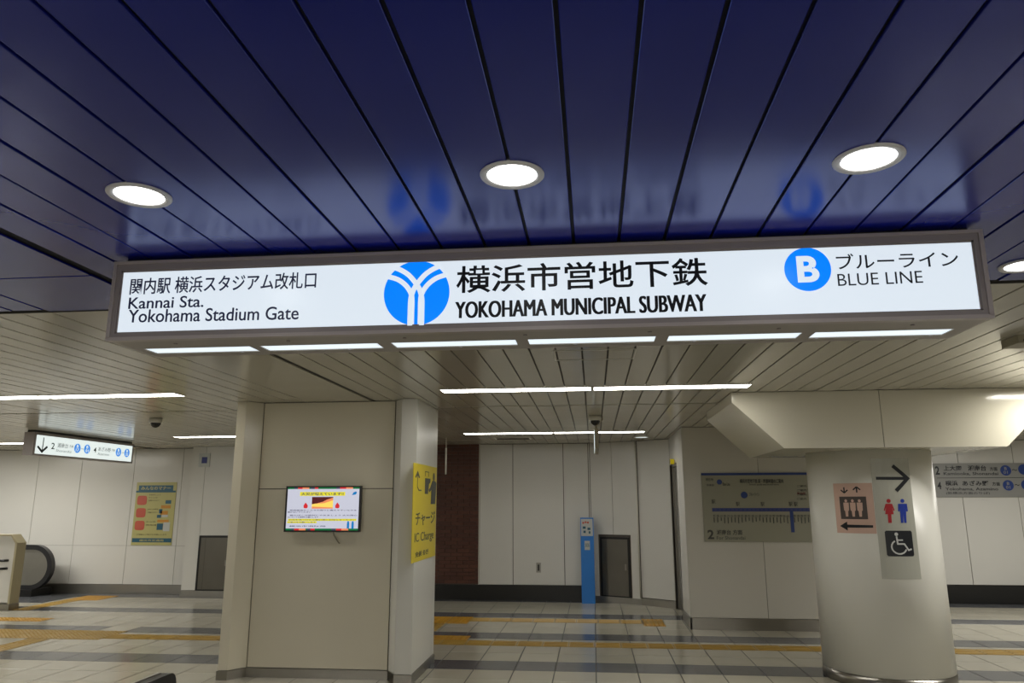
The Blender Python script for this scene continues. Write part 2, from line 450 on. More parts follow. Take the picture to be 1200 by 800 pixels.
# thin metal edge where blue meets cream
struct('trim_1', MB().box(X0, X1, YB-.007, YB+.001, CEIL-.003, CEIL+.012), M['backing'])

# ------------------------------------------------------------------ WALLS
def wallseg(wall, p0, p1, z0, z1, cuts, m_, t=.02, gap=.006):
    """separate enamel panels from p0 to p1 (front face on the line, towards the viewer's side = right-hand normal)"""
    p0 = Vector((*p0, 0)); p1 = Vector((*p1, 0)); L = (p1-p0).length; d = (p1-p0)/L; n = Vector((d.y, -d.x, 0))
    c = [0]+list(cuts)+[L]
    for a, b_ in zip(c[:-1], c[1:]):
        a += gap; b_ -= gap
        for (za, zb) in zip(z0[:-1] if False else [z0], [z1]):
            pass
        zz = z0 if isinstance(z0, list) else [z0, z1]
        for za, zb in zip(zz[:-1], zz[1:]):
            q = MB(); P = [p0+d*a, p0+d*b_]
            pts = [P[0]+Vector((0, 0, za+gap/2)), P[1]+Vector((0, 0, za+gap/2)), P[1]+Vector((0, 0, zb-gap/2)), P[0]+Vector((0, 0, zb-gap/2))]
            q.prism(pts, -n*t); q.build('wall_panel', m_, wall, bevel=.004)
YW = 13.5
wb = struct('wall_back', MB().box(-5.2, -.05, YW+.02, YW+.16, 0, CEIL), M['seam'])
wallseg(wb, (-2.03, YW), (-.05, YW), .26, CEIL-.004, [.60, .605+.90, 1.95], M['panel'])
# brown brick bay: joined courses
wbr = MB(); z = .275; r_ = 0
while z < CEIL-.03:
    x = -5.2 + (0 if r_ % 2 else -.11)
    while x < -2.05:
        a = max(x, -5.2); b_ = min(x+.215, -2.045)
        if b_-a > .02: wbr.box(a, b_, YW-random.uniform(.0, .004)+.008, YW+.02, z, z+.058, mi=random.choice((0, 1)))
        x += .222
    z += .066; r_ += 1
o = wbr.build('brown_brick', [M['brick'], M['brick2']], wb); o['kind'] = 'stuff'; o['label'] = 'dark brown brick courses'
MB().box(-2.045, -2.028, YW-.01, YW+.02, .26, CEIL).build('corner_bead', M['whitemetal'], wb)
struct('baseboard_back', MB().box(-5.2, -.05, YW-.012, YW+.02, 0, .255), M['black'], bevel=.003)
# angled part with the steel hatch
A_, B_ = (-.05, YW), (.76, 13.10)
def slab(p0, p1, z0, z1, t, off=.02, mb=None):
    p0 = Vector((*p0, 0)); p1 = Vector((*p1, 0)); d = (p1-p0).normalized(); n = Vector((d.y, -d.x, 0)); mb = mb or MB()
    mb.prism([p0-n*off+Vector((0,0,z0)), p1-n*off+Vector((0,0,z0)), p1-n*off+Vector((0,0,z1)), p0-n*off+Vector((0,0,z1))], -n*t); return mb
wa = struct('wall_back_angled', slab(A_, B_, 0, CEIL, .12), M['seam'])
L1 = (Vector(B_)-Vector(A_)).length
dirA = (Vector(B_)-Vector(A_)).normalized()
# panels above the hatch and at its sides
def apt(u, Z, h=0): 
    n = Vector((dirA.y, -dirA.x)); q = Vector(A_)+dirA*u+n*h; return Vector((q.x, q.y, Z))
def apanel(u0, u1, z0, z1):
    MB().prism([apt(u0+.004, z0), apt(u1-.004, z0), apt(u1-.004, z1), apt(u0+.004, z1)], apt(0,0,-.02)-apt(0,0,0)).build('wall_panel', M['panel'], wa, bevel=.004)
apanel(0, .42, 1.12, CEIL-.004); apanel(.42, L1-.01, 1.12, CEIL-.004); apanel(0, .13, .1, 1.12); apanel(L1-.17, L1-.01, .1, 1.12)
slab(A_, B_, 0, .10, .022, off=-.004).build('baseboard', M['dsteel'], wa)
# next part towards the doorway
C_ = (.76, 13.10); D_ = (1.27, 12.72)
wc = struct('wall_back_return', slab(C_, D_, 0, CEIL, .12), M['seam'])
wallseg(wc, C_, D_, .12, CEIL-.004, [], M['panel'])
slab(C_, D_, 0, .11, .022, off=-.004).build('baseboard', M['steel'], wc)
MB().tube([(.735, 13.05, .12), (.735, 13.05, CEIL-.02)], .012).build('conduit', M['whitemetal'], wc)
# block with the route map (to the right)
XB0, XB1, YBK = 1.255, 4.35, 10.74
wk = struct('wall_right_block', MB().box(XB0+.02, XB1, YBK+.02, 11.55, 0, CEIL), M['seam'])
wallseg(wk, (XB0, YBK), (XB1, YBK), .15, CEIL-.004, [1.02, 2.05], M['panel_dim'], gap=.003)
wallseg(wk, (XB0, 11.55), (XB0, YBK), .15, CEIL-.004, [], M['panel'], gap=.003)
struct('baseboard_right_block', MB().box(XB0-.004, XB1, YBK-.012, YBK+.02, 0, .148).box(XB0-.012, XB0+.02, YBK-.012, 11.55, 0, .148), M['steel'], bevel=.003)
# doorway beside the block: steel door in a recess
dr = struct('door_1', MB().box(1.33, 1.37, 11.56, 12.70, .02, 2.22), M['dsteel'], bevel=.004)
MB().box(1.30, 1.33, 11.56, 11.60, 0, 2.26).box(1.30, 1.33, 12.66, 12.72, 0, 2.26).box(1.30, 1.33, 11.6, 12.66, 2.22, 2.26).build('door_frame', M['steel'], dr)
MB().box(1.315, 1.33, 12.12, 12.13, .02, 2.22).build('door_seam', M['black'], dr)
struct('wall_over_door', MB().box(1.27, 1.45, 11.55, 12.75, 2.26, CEIL).box(1.40, 1.5, 11.55, 13.4, 0, 2.26), M['panel'])
# far right part of back wall
wr = struct('wall_back', MB().box(1.5, X1, YW+.32, YW+.46, 0, CEIL), M['seam'])
wallseg(wr, (2.0, YW+.3), (X1, YW+.3), .30, CEIL-.004, [1.22, 2.46, 3.70, 4.30, 5.20, 6.4], M['panel'], gap=.005)
struct('baseboard_back', MB().box(1.5, X1, YW+.28, YW+.32, 0, .29), M['black'], bevel=.003)
# left wall
YL = 13.8
wl = struct('wall_left', MB().box(X0, -7.47, YL+.02, YL+.16, 0, CEIL), M['seam'])
def L(px): return ony(px, 640, YL)[0]-X0
cuts = [L(-60), L(33), L(85), L(148), L(206)]
for (za, zb) in ((.17, .875), (.875, CEIL-.004)):
    wallseg(wl, (X0, YL), (-7.47, YL), za, zb, cuts, M['panel'], gap=.004)
struct('baseboard_left', MB().box(X0, -7.47, YL-.012, YL+.02, 0, .165), M['dsteel'], bevel=.003)
wl2 = struct('wall_left_return', MB().box(-7.47, -5.0, 13.42, 13.96, 0, CEIL), M['seam'])
HB = (-7.20, -6.60, .12, 1.08)
for (a, b_, c, d) in ((-7.47, -7.20, .12, CEIL-.004), (-7.20, -6.55, 1.08, CEIL-.004), (-6.55, -5.0, .12, CEIL-.004)):
    MB().box(a+.003, b_-.003, 13.40, 13.42, c+.003, d).build('wall_panel', M['panel'], wl2, bevel=.003)
MB().box(-7.48, -5, 13.385, 13.42, 0, .117).build('baseboard', M['dsteel'], wl2)
# walls outside the picture
struct('wall_side_west', MB().box(X0-.1, X0, Y0, Y1, 0, CEIL), M['panel'])
struct('wall_side_east', MB().box(X1, X1+.1, Y0, Y1, 0, CEIL), M['panel'])
struct('wall_behind', MB().box(X0, X1, Y0-.1, Y0, 0, CEIL), M['panel'])

# ------------------------------------------------------------------ steel hatches
def hatch(label, P, w_, z0, z1):
    """P(u,z,h) point on wall; w_ width"""
    t = thing('service_hatch', label, 'hatch', P(w_/2, z0, 0), 'low stainless service hatches')
    def bx_(u0, u1, a, b_, h0, h1, mb):
        mb.prism([P(u0, a, h0), P(u1, a, h0), P(u1, b_, h0), P(u0, b_, h0)], P(0, 0, h1)-P(0, 0, h0)); return mb
    fr = MB(); f = .035
    bx_(0, f, z0, z1, -.06, .006, fr); bx_(w_-f, w_, z0, z1, -.06, .006, fr); bx_(f, w_-f, z1-f, z1, -.06, .006, fr); bx_(f, w_-f, z0, z0+.02, -.06, .006, fr)
    fr.build('frame', M['black'], t)
    bx_(f, f+.09, z0+.02, z1-f, -.012, .001, MB()).build('side_panel', M['hsteel'], t)
    dd = bx_(f+.094, w_-f, z0+.02, z1-f, -.012, .002, MB()).build('door', M['hsteel'], t)
    bx_(w_-f-.06, w_-f-.03, (z0+z1)/2-.05, (z0+z1)/2+.05, .002, .012, MB()).build('handle', M['steel'], dd)
    return t
hatch('low stainless steel hatch in the white wall right of the blue post', lambda u, z_, h: apt(.16+u, z_, h), .55, .10, 1.08)
hatch('low stainless steel hatch in the wall left of the square pillar', lambda u, z_, h: Vector((HB[0]+u, 13.40-h, z_)), .62, .12, 1.08)

# ------------------------------------------------------------------ SQUARE PILLAR
pl = thing('square_pillar', 'square cream panelled pillar with two posts carrying the monitor', 'pillar', (-2.7, 7.9, 0))
ZT = CEIL-.0; PK = .088
post = [(-3.65, 7.35), (-3.555, 7.35), (-3.44, 7.51), (-3.44, 7.6), (-3.65, 7.6)]
def vprism(pts, z0, z1, mb=None):
    mb = mb or MB(); mb.prism([(x, y, z0) for x, y in pts], (0, 0, z1-z0)); return mb
vprism(post, PK, ZT-.004).build('left_post', M['cream'], pl, bevel=.012, seg=2)
postr = [(-1.905, 7.35), (-1.745, 7.35), (-1.745, 8.36), (-1.80, 8.36), (-1.80, 7.6), (-2.01, 7.6), (-2.01, 7.51)]
vprism([(-1.905, 7.35), (-1.745, 7.35), (-1.745, 8.22), (-1.95, 8.22), (-2.01, 7.6), (-2.01, 7.51)], PK, ZT-.004).build('right_post', M['column'], pl, bevel=.012, seg=2)
MB().box(-1.95, -1.745, 8.225, 8.36, PK, ZT-.004).build('side_panel', M['column'], pl, bevel=.01, seg=2)
MB().box(-3.62, -1.98, 7.525, 8.33, 0, ZT).build('core', M['seam'], pl)
for za, zb in ((PK, 1.803), (1.809, ZT-.006)):
    MB().box(-3.43, -2.02, 7.51, 7.53, za+.002, zb).build('front_panel', M['cream'], pl, bevel=.003)
MB().box(-3.65, -3.63, 7.6, 8.36, PK, ZT-.004).build('side_panel', M['cream'], pl, bevel=.003)
MB().box(-3.65, -1.78, 8.34, 8.36, PK, ZT-.004).build('rear_panel', M['cream'], pl, bevel=.003)
kp = [(-3.66, 7.34), (-3.55, 7.34), (-3.435, 7.50), (-2.015, 7.50), (-1.91, 7.34), (-1.735, 7.34), (-1.735, 8.37), (-3.66, 8.37)]
vprism(kp, 0, PK-.003).build('kick_plate', M['steel'], pl, bevel=.003)

# monitor
MY = 7.44
q = [ony(331, 569.5, MY), ony(422.5, 570, MY), ony(331, 623, MY), ony(421, 624.5, MY)]
mx0, mx1, mz0, mz1 = q[2][0]+.012, q[3][0]+.004, q[2][1], q[0][1]
mo = thing('wall_monitor', 'flat black-framed monitor showing a notice, mounted on the square pillar', 'monitor', ((mx0+mx1)/2, MY+.03, mz0))
MB().box(mx0, mx1, MY, MY+.035, mz0, mz1).build('bezel', M['blackpl'], mo, bevel=.004)
MB().box((mx0+mx1)/2-.12, (mx0+mx1)/2+.12, MY+.035, 7.51, mz0+.12, mz1-.12).build('wall_bracket', M['black'], mo)
MB().tube([(-2.60, 7.46, mz0+.01), (-2.60, 7.47, mz0-.03), (-2.575, 7.48, mz0-.07), (-2.555, 7.495, mz0-.105), (-2.545, 7.505, mz0-.115)], .006).build('cable', M['beigeplastic'], mo)
S = Sheet((mx0, MY, mz0)); W_ = mx1-mx0; H_ = mz1-mz0
def R(s, a, b, c, d, h=.003): return s.rect(a*W_, (1-d)*H_, c*W_, (1-b)*H_, .0005, h)
sc_ = S.new(); R(sc_, .025, .03, .975, .965, .002); sc = sc_.build('screen', M['scr'], mo)
def scr(name, rects, m_, h=.003):
    S.new()
    for r_ in rects: R(S, *r_, h)
    S.build(name, m_, mo)
scr('screen_border', [(.025, .03, .975, .065), (.025, .925, .975, .965)], M['scr_g'])
scr('screen_border', [(.11, .03, .15, .065), (.33, .03, .38, .065), (.67, .03, .72, .065), (.10, .925, .13, .965), (.31, .925, .35, .965), (.63, .925, .68, .965)], M['scr_k'], .0034)
scr('screen_border', [(.16, .03, .22, .065), (.385, .03, .43, .065), (.72, .03, .80, .065), (.14, .925, .20, .965), (.355, .925, .41, .965), (.69, .925, .76, .965)], M['scr_r'], .0034)
scr('screen_border', [(.22, .03, .31, .065), (.80, .03, .89, .065), (.20, .925, .29, .965), (.76, .925, .85, .965)], M['scr_o'], .0034)
scr('yellow_banner', [(.19, .13, .79, .215), (.05, .715, .95, .76), (.04, .77, .43, .81)], M['scr_y'])
scr('fire_picture', [(.355, .24, .635, .495)], M['scr_ly'], .003)
S.new(); S.poly([(.355*W_, .60*H_), (.42*W_, .62*H_), (.52*W_, .63*H_), (.60*W_, .68*H_), (.635*W_, .70*H_), (.635*W_, .76*H_), (.355*W_, .76*H_)], .0005, .0036); S.build('fire_picture', M['scr_m'], mo)
S.new(); S.poly([(.40*W_, .61*H_), (.52*W_, .625*H_), (.635*W_, .69*H_), (.635*W_, .745*H_), (.55*W_, .70*H_), (.50*W_, .655*H_)], .0005, .004); S.poly([(.355*W_, .505*H_), (.635*W_, .505*H_), (.635*W_, .53*H_), (.36*W_, .55*H_)], .0005, .004); S.build('fire_picture', M['scr_o'], mo)
S.new()
for cx in (.275, .695):
    S.poly([((cx+a)*W_, (.52+b)*H_) for a, b in ((-.025, 0), (-.03, .05), (-.018, .08), (-.004, .12), (.012, .09), (.028, .05), (.024, 0), (0, -.01))], .0005, .003)
S.build('flame_icon', M['scr_r'], mo)
S.new(); S.poly([(.88*W_, .80*H_), (.93*W_, .81*H_), (.945*W_, .86*H_), (.93*W_, .88*H_), (.90*W_, .86*H_)], .0005, .003); S.build('corner_logo', M['scr_b'], mo)
S.new(); S.rect(.83*W_, .07*H_, .86*W_, .20*H_); S.rect(.89*W_, .07*H_, .92*W_, .20*H_); S.disc(.845*W_, .215*H_, .012*W_); S.disc(.905*W_, .215*H_, .012*W_); S.build('figure_icon', M['scr_b'], mo)
def tq(x0, y0, x1, y1): return ((x0, y0), (x1, y0), (x0, y1))
S.new(); S.text('火災が増えています!!', tq(.21*W_, .795*H_, .77*W_, .86*H_), .0005, .0045, off=.02, res=2)
for i, (t, x0, x1, y) in enumerate((('暖房器具やこんろの周りに燃えやすいものを', .07, .95, .455), ('置かないでください', .04, .35, .415), ('寝たばこは絶対にやめましょう 火の用心', .07, .96, .345), ('コンセントの清掃をお願いします', .04, .45, .305), ('火災を見つけたら駅係員にお知らせください', .06, .94, .247), ('ご協力をお願いします', .05, .42, .195), ('横浜市消防局', .07, .55, .11))):
    S.text(t, tq(x0*W_, y*H_, x1*W_, (y+.03)*H_), .0005, .0045, off=.01, res=2)
S.build('screen_text', M['scr_k'], mo)

# yellow IC charge sign on the pillar side
ys = thing('charge_sign', 'yellow vertical sign with arrow and machine pictogram on the right face of the square pillar', 'sign', (-1.77, 7.8, 1.0))
XS = -1.744
a0 = onx(485, 542, XS); a1 = onx(512, 546, XS); b0 = onx(482, 660, XS)
sy0, sy1, sz0, sz1 = a0[0]-.02, min(a1[0]-.02, 8.33), b0[1], a0[1]
S = Sheet((XS, sy0, sz0), (0, 1, 0), (0, 0, 1)); W_ = sy1-sy0; H_ = sz1-sz0
yb_ = S.new().rect(0, 0, W_, H_, .0, .004).build('sign_board', M['ysign'], ys)
def u(p): return [(x*W_, y*H_) for x, y in p]
S.new()
S.line(u([(.16, .90), (.16, .76), (.22, .725), (.32, .725)]), .012, .004, .006)
S.poly(u([(.16, .925), (.07, .86), (.10, .85), (.16, .885), (.22, .85), (.25, .86)]), .004, .006)
S.poly(u([(.47, .69), (.60, .69), (.64, .80), (.70, .82), (.70, .86), (.47, .86)]), .004, .006)
S.line(u([(.47, .88), (.47, .93), (.62, .93), (.62, .88)]), .008, .004, .006)
S.poly(u([(.74, .58), (.94, .58), (.96, .70), (.98, .82), (.92, .84), (.80, .84), (.70, .76), (.64, .74), (.66, .71), (.76, .74)]), .004, .006)
S.disc(.86*W_, .885*H_, .045, .004, .006)
S.build('pictogram', M['glyph'], yb_)
S.new(); S.text('チャージ', tq(.12*W_, .36*H_, .94*W_, .50*H_), .004, .006, off=.01)
S.text('IC Charge', tq(.10*W_, .17*H_, .90*W_, .29*H_), .004, .006, off=.0)
S.text('充値 충전', tq(.14*W_, .045*H_, .66*W_, .10*H_), .004, .006, off=.01)
S.build('lettering', M['glyph'], yb_)

# ------------------------------------------------------------------ ROUND COLUMN with capital
CX, CY, CR = 2.81, 8.10, .587
cl = thing('round_column', 'round white column with a flared cream capital and pictogram signs', 'column', (CX, CY, 0))
MB().cyl((CX, CY, .10), CR, 2.16-.10+.01, n=96).build('shaft', M['column'], cl)
MB().cyl((CX, CY, 0), CR+.004, .097, n=96).build('kick_plate', M['steel'], cl)
cy0, cy1 = 7.30, 8.90
xm = 2.79
poly = [(1.345, CEIL-.004), (1.345, 2.60), (1.80, 2.16), (3.78, 2.16), (4.235, 2.60), (4.235, CEIL-.004)]
def half(x_a, x_b):
    out = []
    for (x, z_) in poly:
        out.append((min(max(x, x_a), x_b), z_))
    return out
# two halves with a joint; front, sides and underside
left = [(1.345, CEIL-.004), (1.345, 2.60), (1.80, 2.16), (2.70, 2.16), (2.70, CEIL-.004)]
right = [(2.706, CEIL-.004), (2.706, 2.16), (3.78, 2.16), (4.235, 2.60), (4.235, CEIL-.004)]
for P in (left, right):
    MB().prism([(x, cy0, z_) for x, z_ in P], (0, cy1-cy0, 0)).build('capital_panel', M['capital'], cl, bevel=.006, seg=2)
MB().box(2.69, 2.72, cy0+.01, cy1-.01, 2.17, CEIL-.01).build('joint', M['seam'], cl)

def oncyl(x, y):
    d = ray(x, y); a = d.x**2+d.y**2; b = -2*(d.x*CX+d.y*CY); c = CX*CX+CY*CY-CR*CR
    t = (-b-math.sqrt(b*b-4*a*c))/(2*a); p = d*t
    return (math.atan2(p.x-CX, CY-p.y)*CR, p.z+H0)
S = Sheet((0, 0, 0), cyl=(CX, CY, CR))
def box_px(x0, y0, x1, y1):
    a = oncyl(x0, y0); b = oncyl(x1, y0); c = oncyl(x0, y1); d = oncyl(x1, y1)
    return (a[0]+c[0])/2, (c[1]+d[1])/2, (b[0]+d[0])/2, (a[1]+b[1])/2
def sheet_sign(name, label, x0, y0, x1, y1, m_):
    t = thing(name, label, 'sign', S.pt((x0+x1)/2, y0, 0))
    S.new().rect(x0, y0, x1, y1, .0005, .0035).build('sign_board', m_, t); return t
# elevator sign
ex0, ey0, ex1, ey1 = box_px(979, 566, 1024.5, 624.5)
es = sheet_sign('elevator_sign', 'salmon pink lift sign with three figures and a left arrow on the round column', ex0, ey0, ex1, ey1, M['pink'])
W_ = ex1-ex0; H_ = ey1-ey0
def e(p): return [(ex0+x*W_, ey0+y*H_) for x, y in p]
S.new(); S.poly(e([(.15, .28), (.83, .28), (.83, .73), (.15, .73)]), .0035, .005); S.build('pictogram', M['brownink'], es)
S.new()
for cxx in (.32, .49, .66):
    S.poly([(ex0+(cxx+.035*math.cos(k*math.pi/5))*W_, ey0+(.645+.032*math.sin(k*math.pi/5))*H_) for k in range(10)], .005, .0065)
    S.poly(e([(cxx-.07, .61), (cxx+.07, .61), (cxx+.065, .46), (cxx+.04, .44), (cxx+.03, .33), (cxx-.03, .33), (cxx-.04, .44), (cxx-.065, .46)]), .005, .0065)
S.build('figures', M['pink'], es)
S.new()
S.poly(e([(.10, .14), (.30, .23), (.30, .17), (.93, .165), (.93, .115), (.30, .11), (.30, .05)]), .0035, .005)
for cxx, up_ in ((.30, -1), (.62, 1)):
    yc = .865; k = up_
    S.line(e([(cxx, yc-.055*k), (cxx, yc+.06*k)]), .012, .0035, .005)
    S.line(e([(cxx-.09, yc-.0*k), (cxx, yc+.06*k)]), .012, .0035, .005); S.line(e([(cxx+.09, yc-.0*k), (cxx, yc+.06*k)]), .012, .0035, .005)
S.build('arrow', M['inkblk'], es)
# toilet sign
tx0, ty0, tx1, ty1 = box_px(1026.5, 537, 1071, 678)
ts = sheet_sign('restroom_sign', 'tall grey-film sign with right arrow, toilet figures and wheelchair symbol on the round column', tx0, ty0, tx1, ty1, M['clearfilm'])
def cpx(x, y): return oncyl(x, y)
S.new(join=True)
S.line([cpx(1026.5, 560.2), cpx(1044, 560.3), cpx(1062, 560.4)], .028, .0035, .005)
S.line([cpx(1045.5, 545.5), cpx(1063, 560.3), cpx(1050, 575)], .034, .0035, .0053)
S.build('arrow', M['inkblk'], ts)
def fig(cxp, top, bot, woman, m_):
    a = cpx(cxp, top); b = cpx(cxp+1.5, bot); cx_ = a[0]; Hh = a[1]-b[1]; z0 = b[1]; k = (b[0]-a[0])
    def g(x, y): return (cx_+x*Hh+k*(1-y)*.7, z0+y*Hh)
    S.new()
    S.poly([g(.085*math.cos(t*math.pi/6), .92+.085*math.sin(t*math.pi/6)) for t in range(12)], .0035, .005)
    if woman:
        S.poly([g(*p) for p in ((-.13, .80), (.13, .80), (.22, .52), (.17, .50), (.12, .66), (.17, .36), (.07, .36), (.07, .0), (.0, .0), (-.07, .0), (-.07, .36), (-.17, .36), (-.12, .66), (-.17, .50), (-.22, .52))], .0035, .005)
    else:
        S.poly([g(*p) for p in ((-.19, .80), (.19, .80), (.21, .48), (.14, .48), (.13, .68), (.12, .0), (.02, .0), (.0, .42), (-.02, .0), (-.12, .0), (-.13, .68), (-.14, .48), (-.21, .48))], .0035, .005)
    S.build('woman_figure' if woman else 'man_figure', m_, ts)
fig(1041, 584.5, 612.5, True, M['red']); fig(1057, 584.5, 612.5, False, M['blue2'])
wx0, wy0, wx1, wy1 = box_px(1038, 621.5, 1069.5, 651.5)
S.new(); r_ = .012
S.poly([(wx0+r_, wy0), (wx1-r_, wy0), (wx1, wy0+r_), (wx1, wy1-r_), (wx1-r_, wy1), (wx0+r_, wy1), (wx0, wy1-r_), (wx0, wy0+r_)], .0035, .005)
S.build('wheelchair_panel', M['inkblk'], ts)
W_ = wx1-wx0; H_ = wy1-wy0
def g(p): return [(wx0+x*W_, wy0+y*H_) for x, y in p]
S.new()
S.disc(wx0+.40*W_, wy0+.86*H_, .016, .005, .0065, n=12)
S.line(g([(.40, .78), (.42, .48), (.66, .48), (.80, .24), (.92, .28)]), .014, .005, .0065)
S.line(g([(.42, .63), (.62, .63)]), .012, .005, .0065)
S.line([(wx0+(.46+.27*math.cos(t))*W_, wy0+(.36+.27*math.sin(t))*H_) for t in [math.radians(120+k*20) for k in range(12)]], .013, .005, .0065)
S.build('wheelchair_symbol', M['wht'], ts)

# ------------------------------------------------------------------ MAIN SIGN
SY = 2.86; SZ0, SZ1 = 2.335, 2.678; SX0, SX1 = -2.015, 1.49; SD = .36
sg = thing('station_name_sign', 'long illuminated station name sign mounted under the blue ceiling', 'sign', ((SX0+SX1)/2, SY+SD/2, SZ0))
MB().box(SX0+.03, SX1-.03, SY+.03, SY+SD-.03, SZ1, CEIL+.0).build('ceiling_mount', M['black'], sg)
# housing (back, sides, top) hollow towards the front
hs = MB(); hs.box(SX0, SX1, SY+.02, SY+SD, SZ1-.006, SZ1); hs.box(SX0, SX0+.006, SY+.02, SY+SD, SZ0, SZ1-.006); hs.box(SX1-.006, SX1, SY+.02, SY+SD, SZ0, SZ1-.006)
hs.box(SX0+.006, SX1-.006, SY+SD-.006, SY+SD, SZ0, SZ1-.006); hs.build('housing', M['frame_lt'], sg)
fr = MB()
fw = .030
# stepped frame: outer band and inner lip
for (x0, x1, z0, z1) in ((SX0, SX1, SZ1-fw*1.25, SZ1), (SX0, SX1, SZ0, SZ0+fw), (SX0, SX0+fw, SZ0+fw, SZ1-fw*1.25), (SX1-fw, SX1, SZ0+fw, SZ1-fw*1.25)):
    fr.box(x0, x1, SY-.006, SY+.022, z0, z1)
fr.build('frame', M['frame'], sg, bevel=.003)
fl_ = MB()
for (x0, x1, z0, z1) in ((SX0-.004, SX1+.004, SZ1-.010, SZ1+.002), (SX0-.004, SX1+.004, SZ0-.002, SZ0+.013), (SX0-.004, SX0+.012, SZ0+.01, SZ1-.01), (SX1-.012, SX1+.004, SZ0+.01, SZ1-.01)):
    fl_.box(x0, x1, SY-.012, SY+.02, z0, z1)
fl_.build('frame_edge', M['frame_lt'], sg, bevel=.002)
# lit face from measured corners
c_tl = ony(145, 315.5, SY); c_bl = ony(135.7, 392.5, SY); c_tr = ony(1135, 277.5, SY); c_br = ony(1147.5, 365, SY)
fx0, fx1 = (c_tl[0]+c_bl[0])/2, (c_tr[0]+c_br[0])/2; fz0, fz1 = (c_bl[1]+c_br[1])/2, (c_tl[1]+c_tr[1])/2
fx0 = max(fx0, SX0+fw-.004); fx1 = min(fx1, SX1-fw+.004)
MB().box(SX0+.01, SX1-.01, SY+.002, SY+.012, SZ0+.01, SZ1-.01).build('lit_face', M['face'], sg)
inner = MB()
for (x0, x1, z0, z1) in ((SX0+fw, SX1-fw, SZ1-fw*1.25-.007, SZ1-fw*1.25), (SX0+fw, SX1-fw, SZ0+fw, SZ0+fw+.006), (SX0+fw, SX0+fw+.007, SZ0+fw, SZ1-fw*1.25), (SX1-fw-.007, SX1-fw, SZ0+fw, SZ1-fw*1.25)):
    inner.box(x0, x1, SY-.001, SY+.006, z0, z1)
inner.build('inner_lip', M['ink'] if False else M['frame'], sg)
S = Sheet((0, SY+.002, 0))
def Q(xl, bl, tl, xr, br, xtl=None):
    """px: left x, baseline y at left, top y at left, right x, baseline y at right"""
    A = ony(xl, bl, SY); B = ony(xr, br, SY); T = ony(xtl if xtl is not None else xl+ (bl-tl)*.12*0, tl, SY)
    return ((A[0], A[1]), (B[0], B[1]), (A[0], T[1]))
H1 = .0022
S.new(); S.text('関内駅 横浜スタジアム改札口', Q(151.5, 345.3, 326.3, 370, 337.5), .0002, H1, off=.008)
S.text('Kannai Sta.', Q(150, 362, 348.5, 238, 359.5), .0002, H1, off=.006)
S.text('Yokohama Stadium Gate', Q(149.3, 378, 362.8, 349.5, 372.6+1.5), .0002, H1, off=.006)
S.build('lettering', M['ink'], sg)
S.new(); S.text('横浜市営地下鉄', Q(534.5, 343.6, 311.6, 830, 334.2), .0002, H1, off=.012)
S.text('YOKOHAMA MUNICIPAL SUBWAY', Q(533, 373, 353.6, 829, 364.3), .0002, H1, off=0, bold=.0030)
S.build('lettering', M['inkblk'], sg)
S.new(); S.text('ブルーライン', Q(981, 315.5, 297.5, 1124, 311.5), .0002, H1, off=.004)
S.text('BLUE LINE', Q(982.5, 335, 321, 1082, 331.2), .0002, H1, off=-.006)
S.build('lettering', M['inkblk'], sg)
# emblem
a = ony(449.8, 344, SY); b = ony(526.8, 342, SY); t_ = ony(488, 305.8, SY); bt = ony(488, 381, SY)
ecx, ecz = (a[0]+b[0])/2, (t_[1]+bt[1])/2; er = ((b[0]-a[0])/2+(t_[1]-bt[1])/2)/2
em = S.new().disc(ecx, ecz, er, .0002, .0016, n=72).build('emblem_disc', M['eblue'], sg)
def ep(px, py): return (ecx+(px-428)/338*er, ecz+(385-py)/335*er)
def bez(pts, n=26):
    # Catmull-Rom through points
    P = [Vector(p) for p in pts]; P = [P[0]*2-P[1]]+P+[P[-1]*2-P[-2]]; out = []
    for i in range(1, len(P)-2):
        for k in range(8):
            t = k/8; p0, p1, p2, p3 = P[i-1:i+3]
            out.append(.5*((2*p1)+(-p0+p2)*t+(2*p0-5*p1+4*p2-p3)*t*t+(-p0+3*p1-3*p2+p3)*t**3))
    out.append(P[-2]); return [tuple(p) for p in out]
RA = [(472, 722), (472, 600), (472, 460), (487, 385), (540, 305), (625, 240), (735, 203)]
RB = [(368, 722), (368, 600), (370, 460), (385, 385), (408, 330), (450, 268), (512, 198), (580, 150), (662, 112)]
def ribbon(pts, mirror):
    P = [((856-x) if mirror else x, y) for x, y in pts]; return [ep(*p) for p in bez(P)]
S.new()
for mir in (False, True):
    S.line(ribbon(RA, mir), er*.150, .0013, .0022+.0007*mir)
    S.line(ribbon(RB, mir), er*.150, .0013, .0036+.0007*mir)
S.build('emblem_line', M['face'], em)
# line badge B
a = ony(919.3, 316, SY); b = ony(974, 315, SY); t_ = ony(946.5, 290, SY); bt = ony(946.5, 341, SY)
bcx, bcz = (a[0]+b[0])/2, (t_[1]+bt[1])/2; br_ = ((b[0]-a[0])/2+(t_[1]-bt[1])/2)/2
lb = S.new().disc(bcx, bcz, br_, .0002, .0016, n=48).build('line_badge', M['eblue'], sg)
S.new(); S.text('B', ((bcx-.46*br_, bcz-.60*br_), (bcx+.48*br_, bcz-.60*br_), (bcx-.46*br_, bcz+.62*br_)), .0016, .0024, off=.035, res=8)
S.build('badge_letter', M['face'], lb)
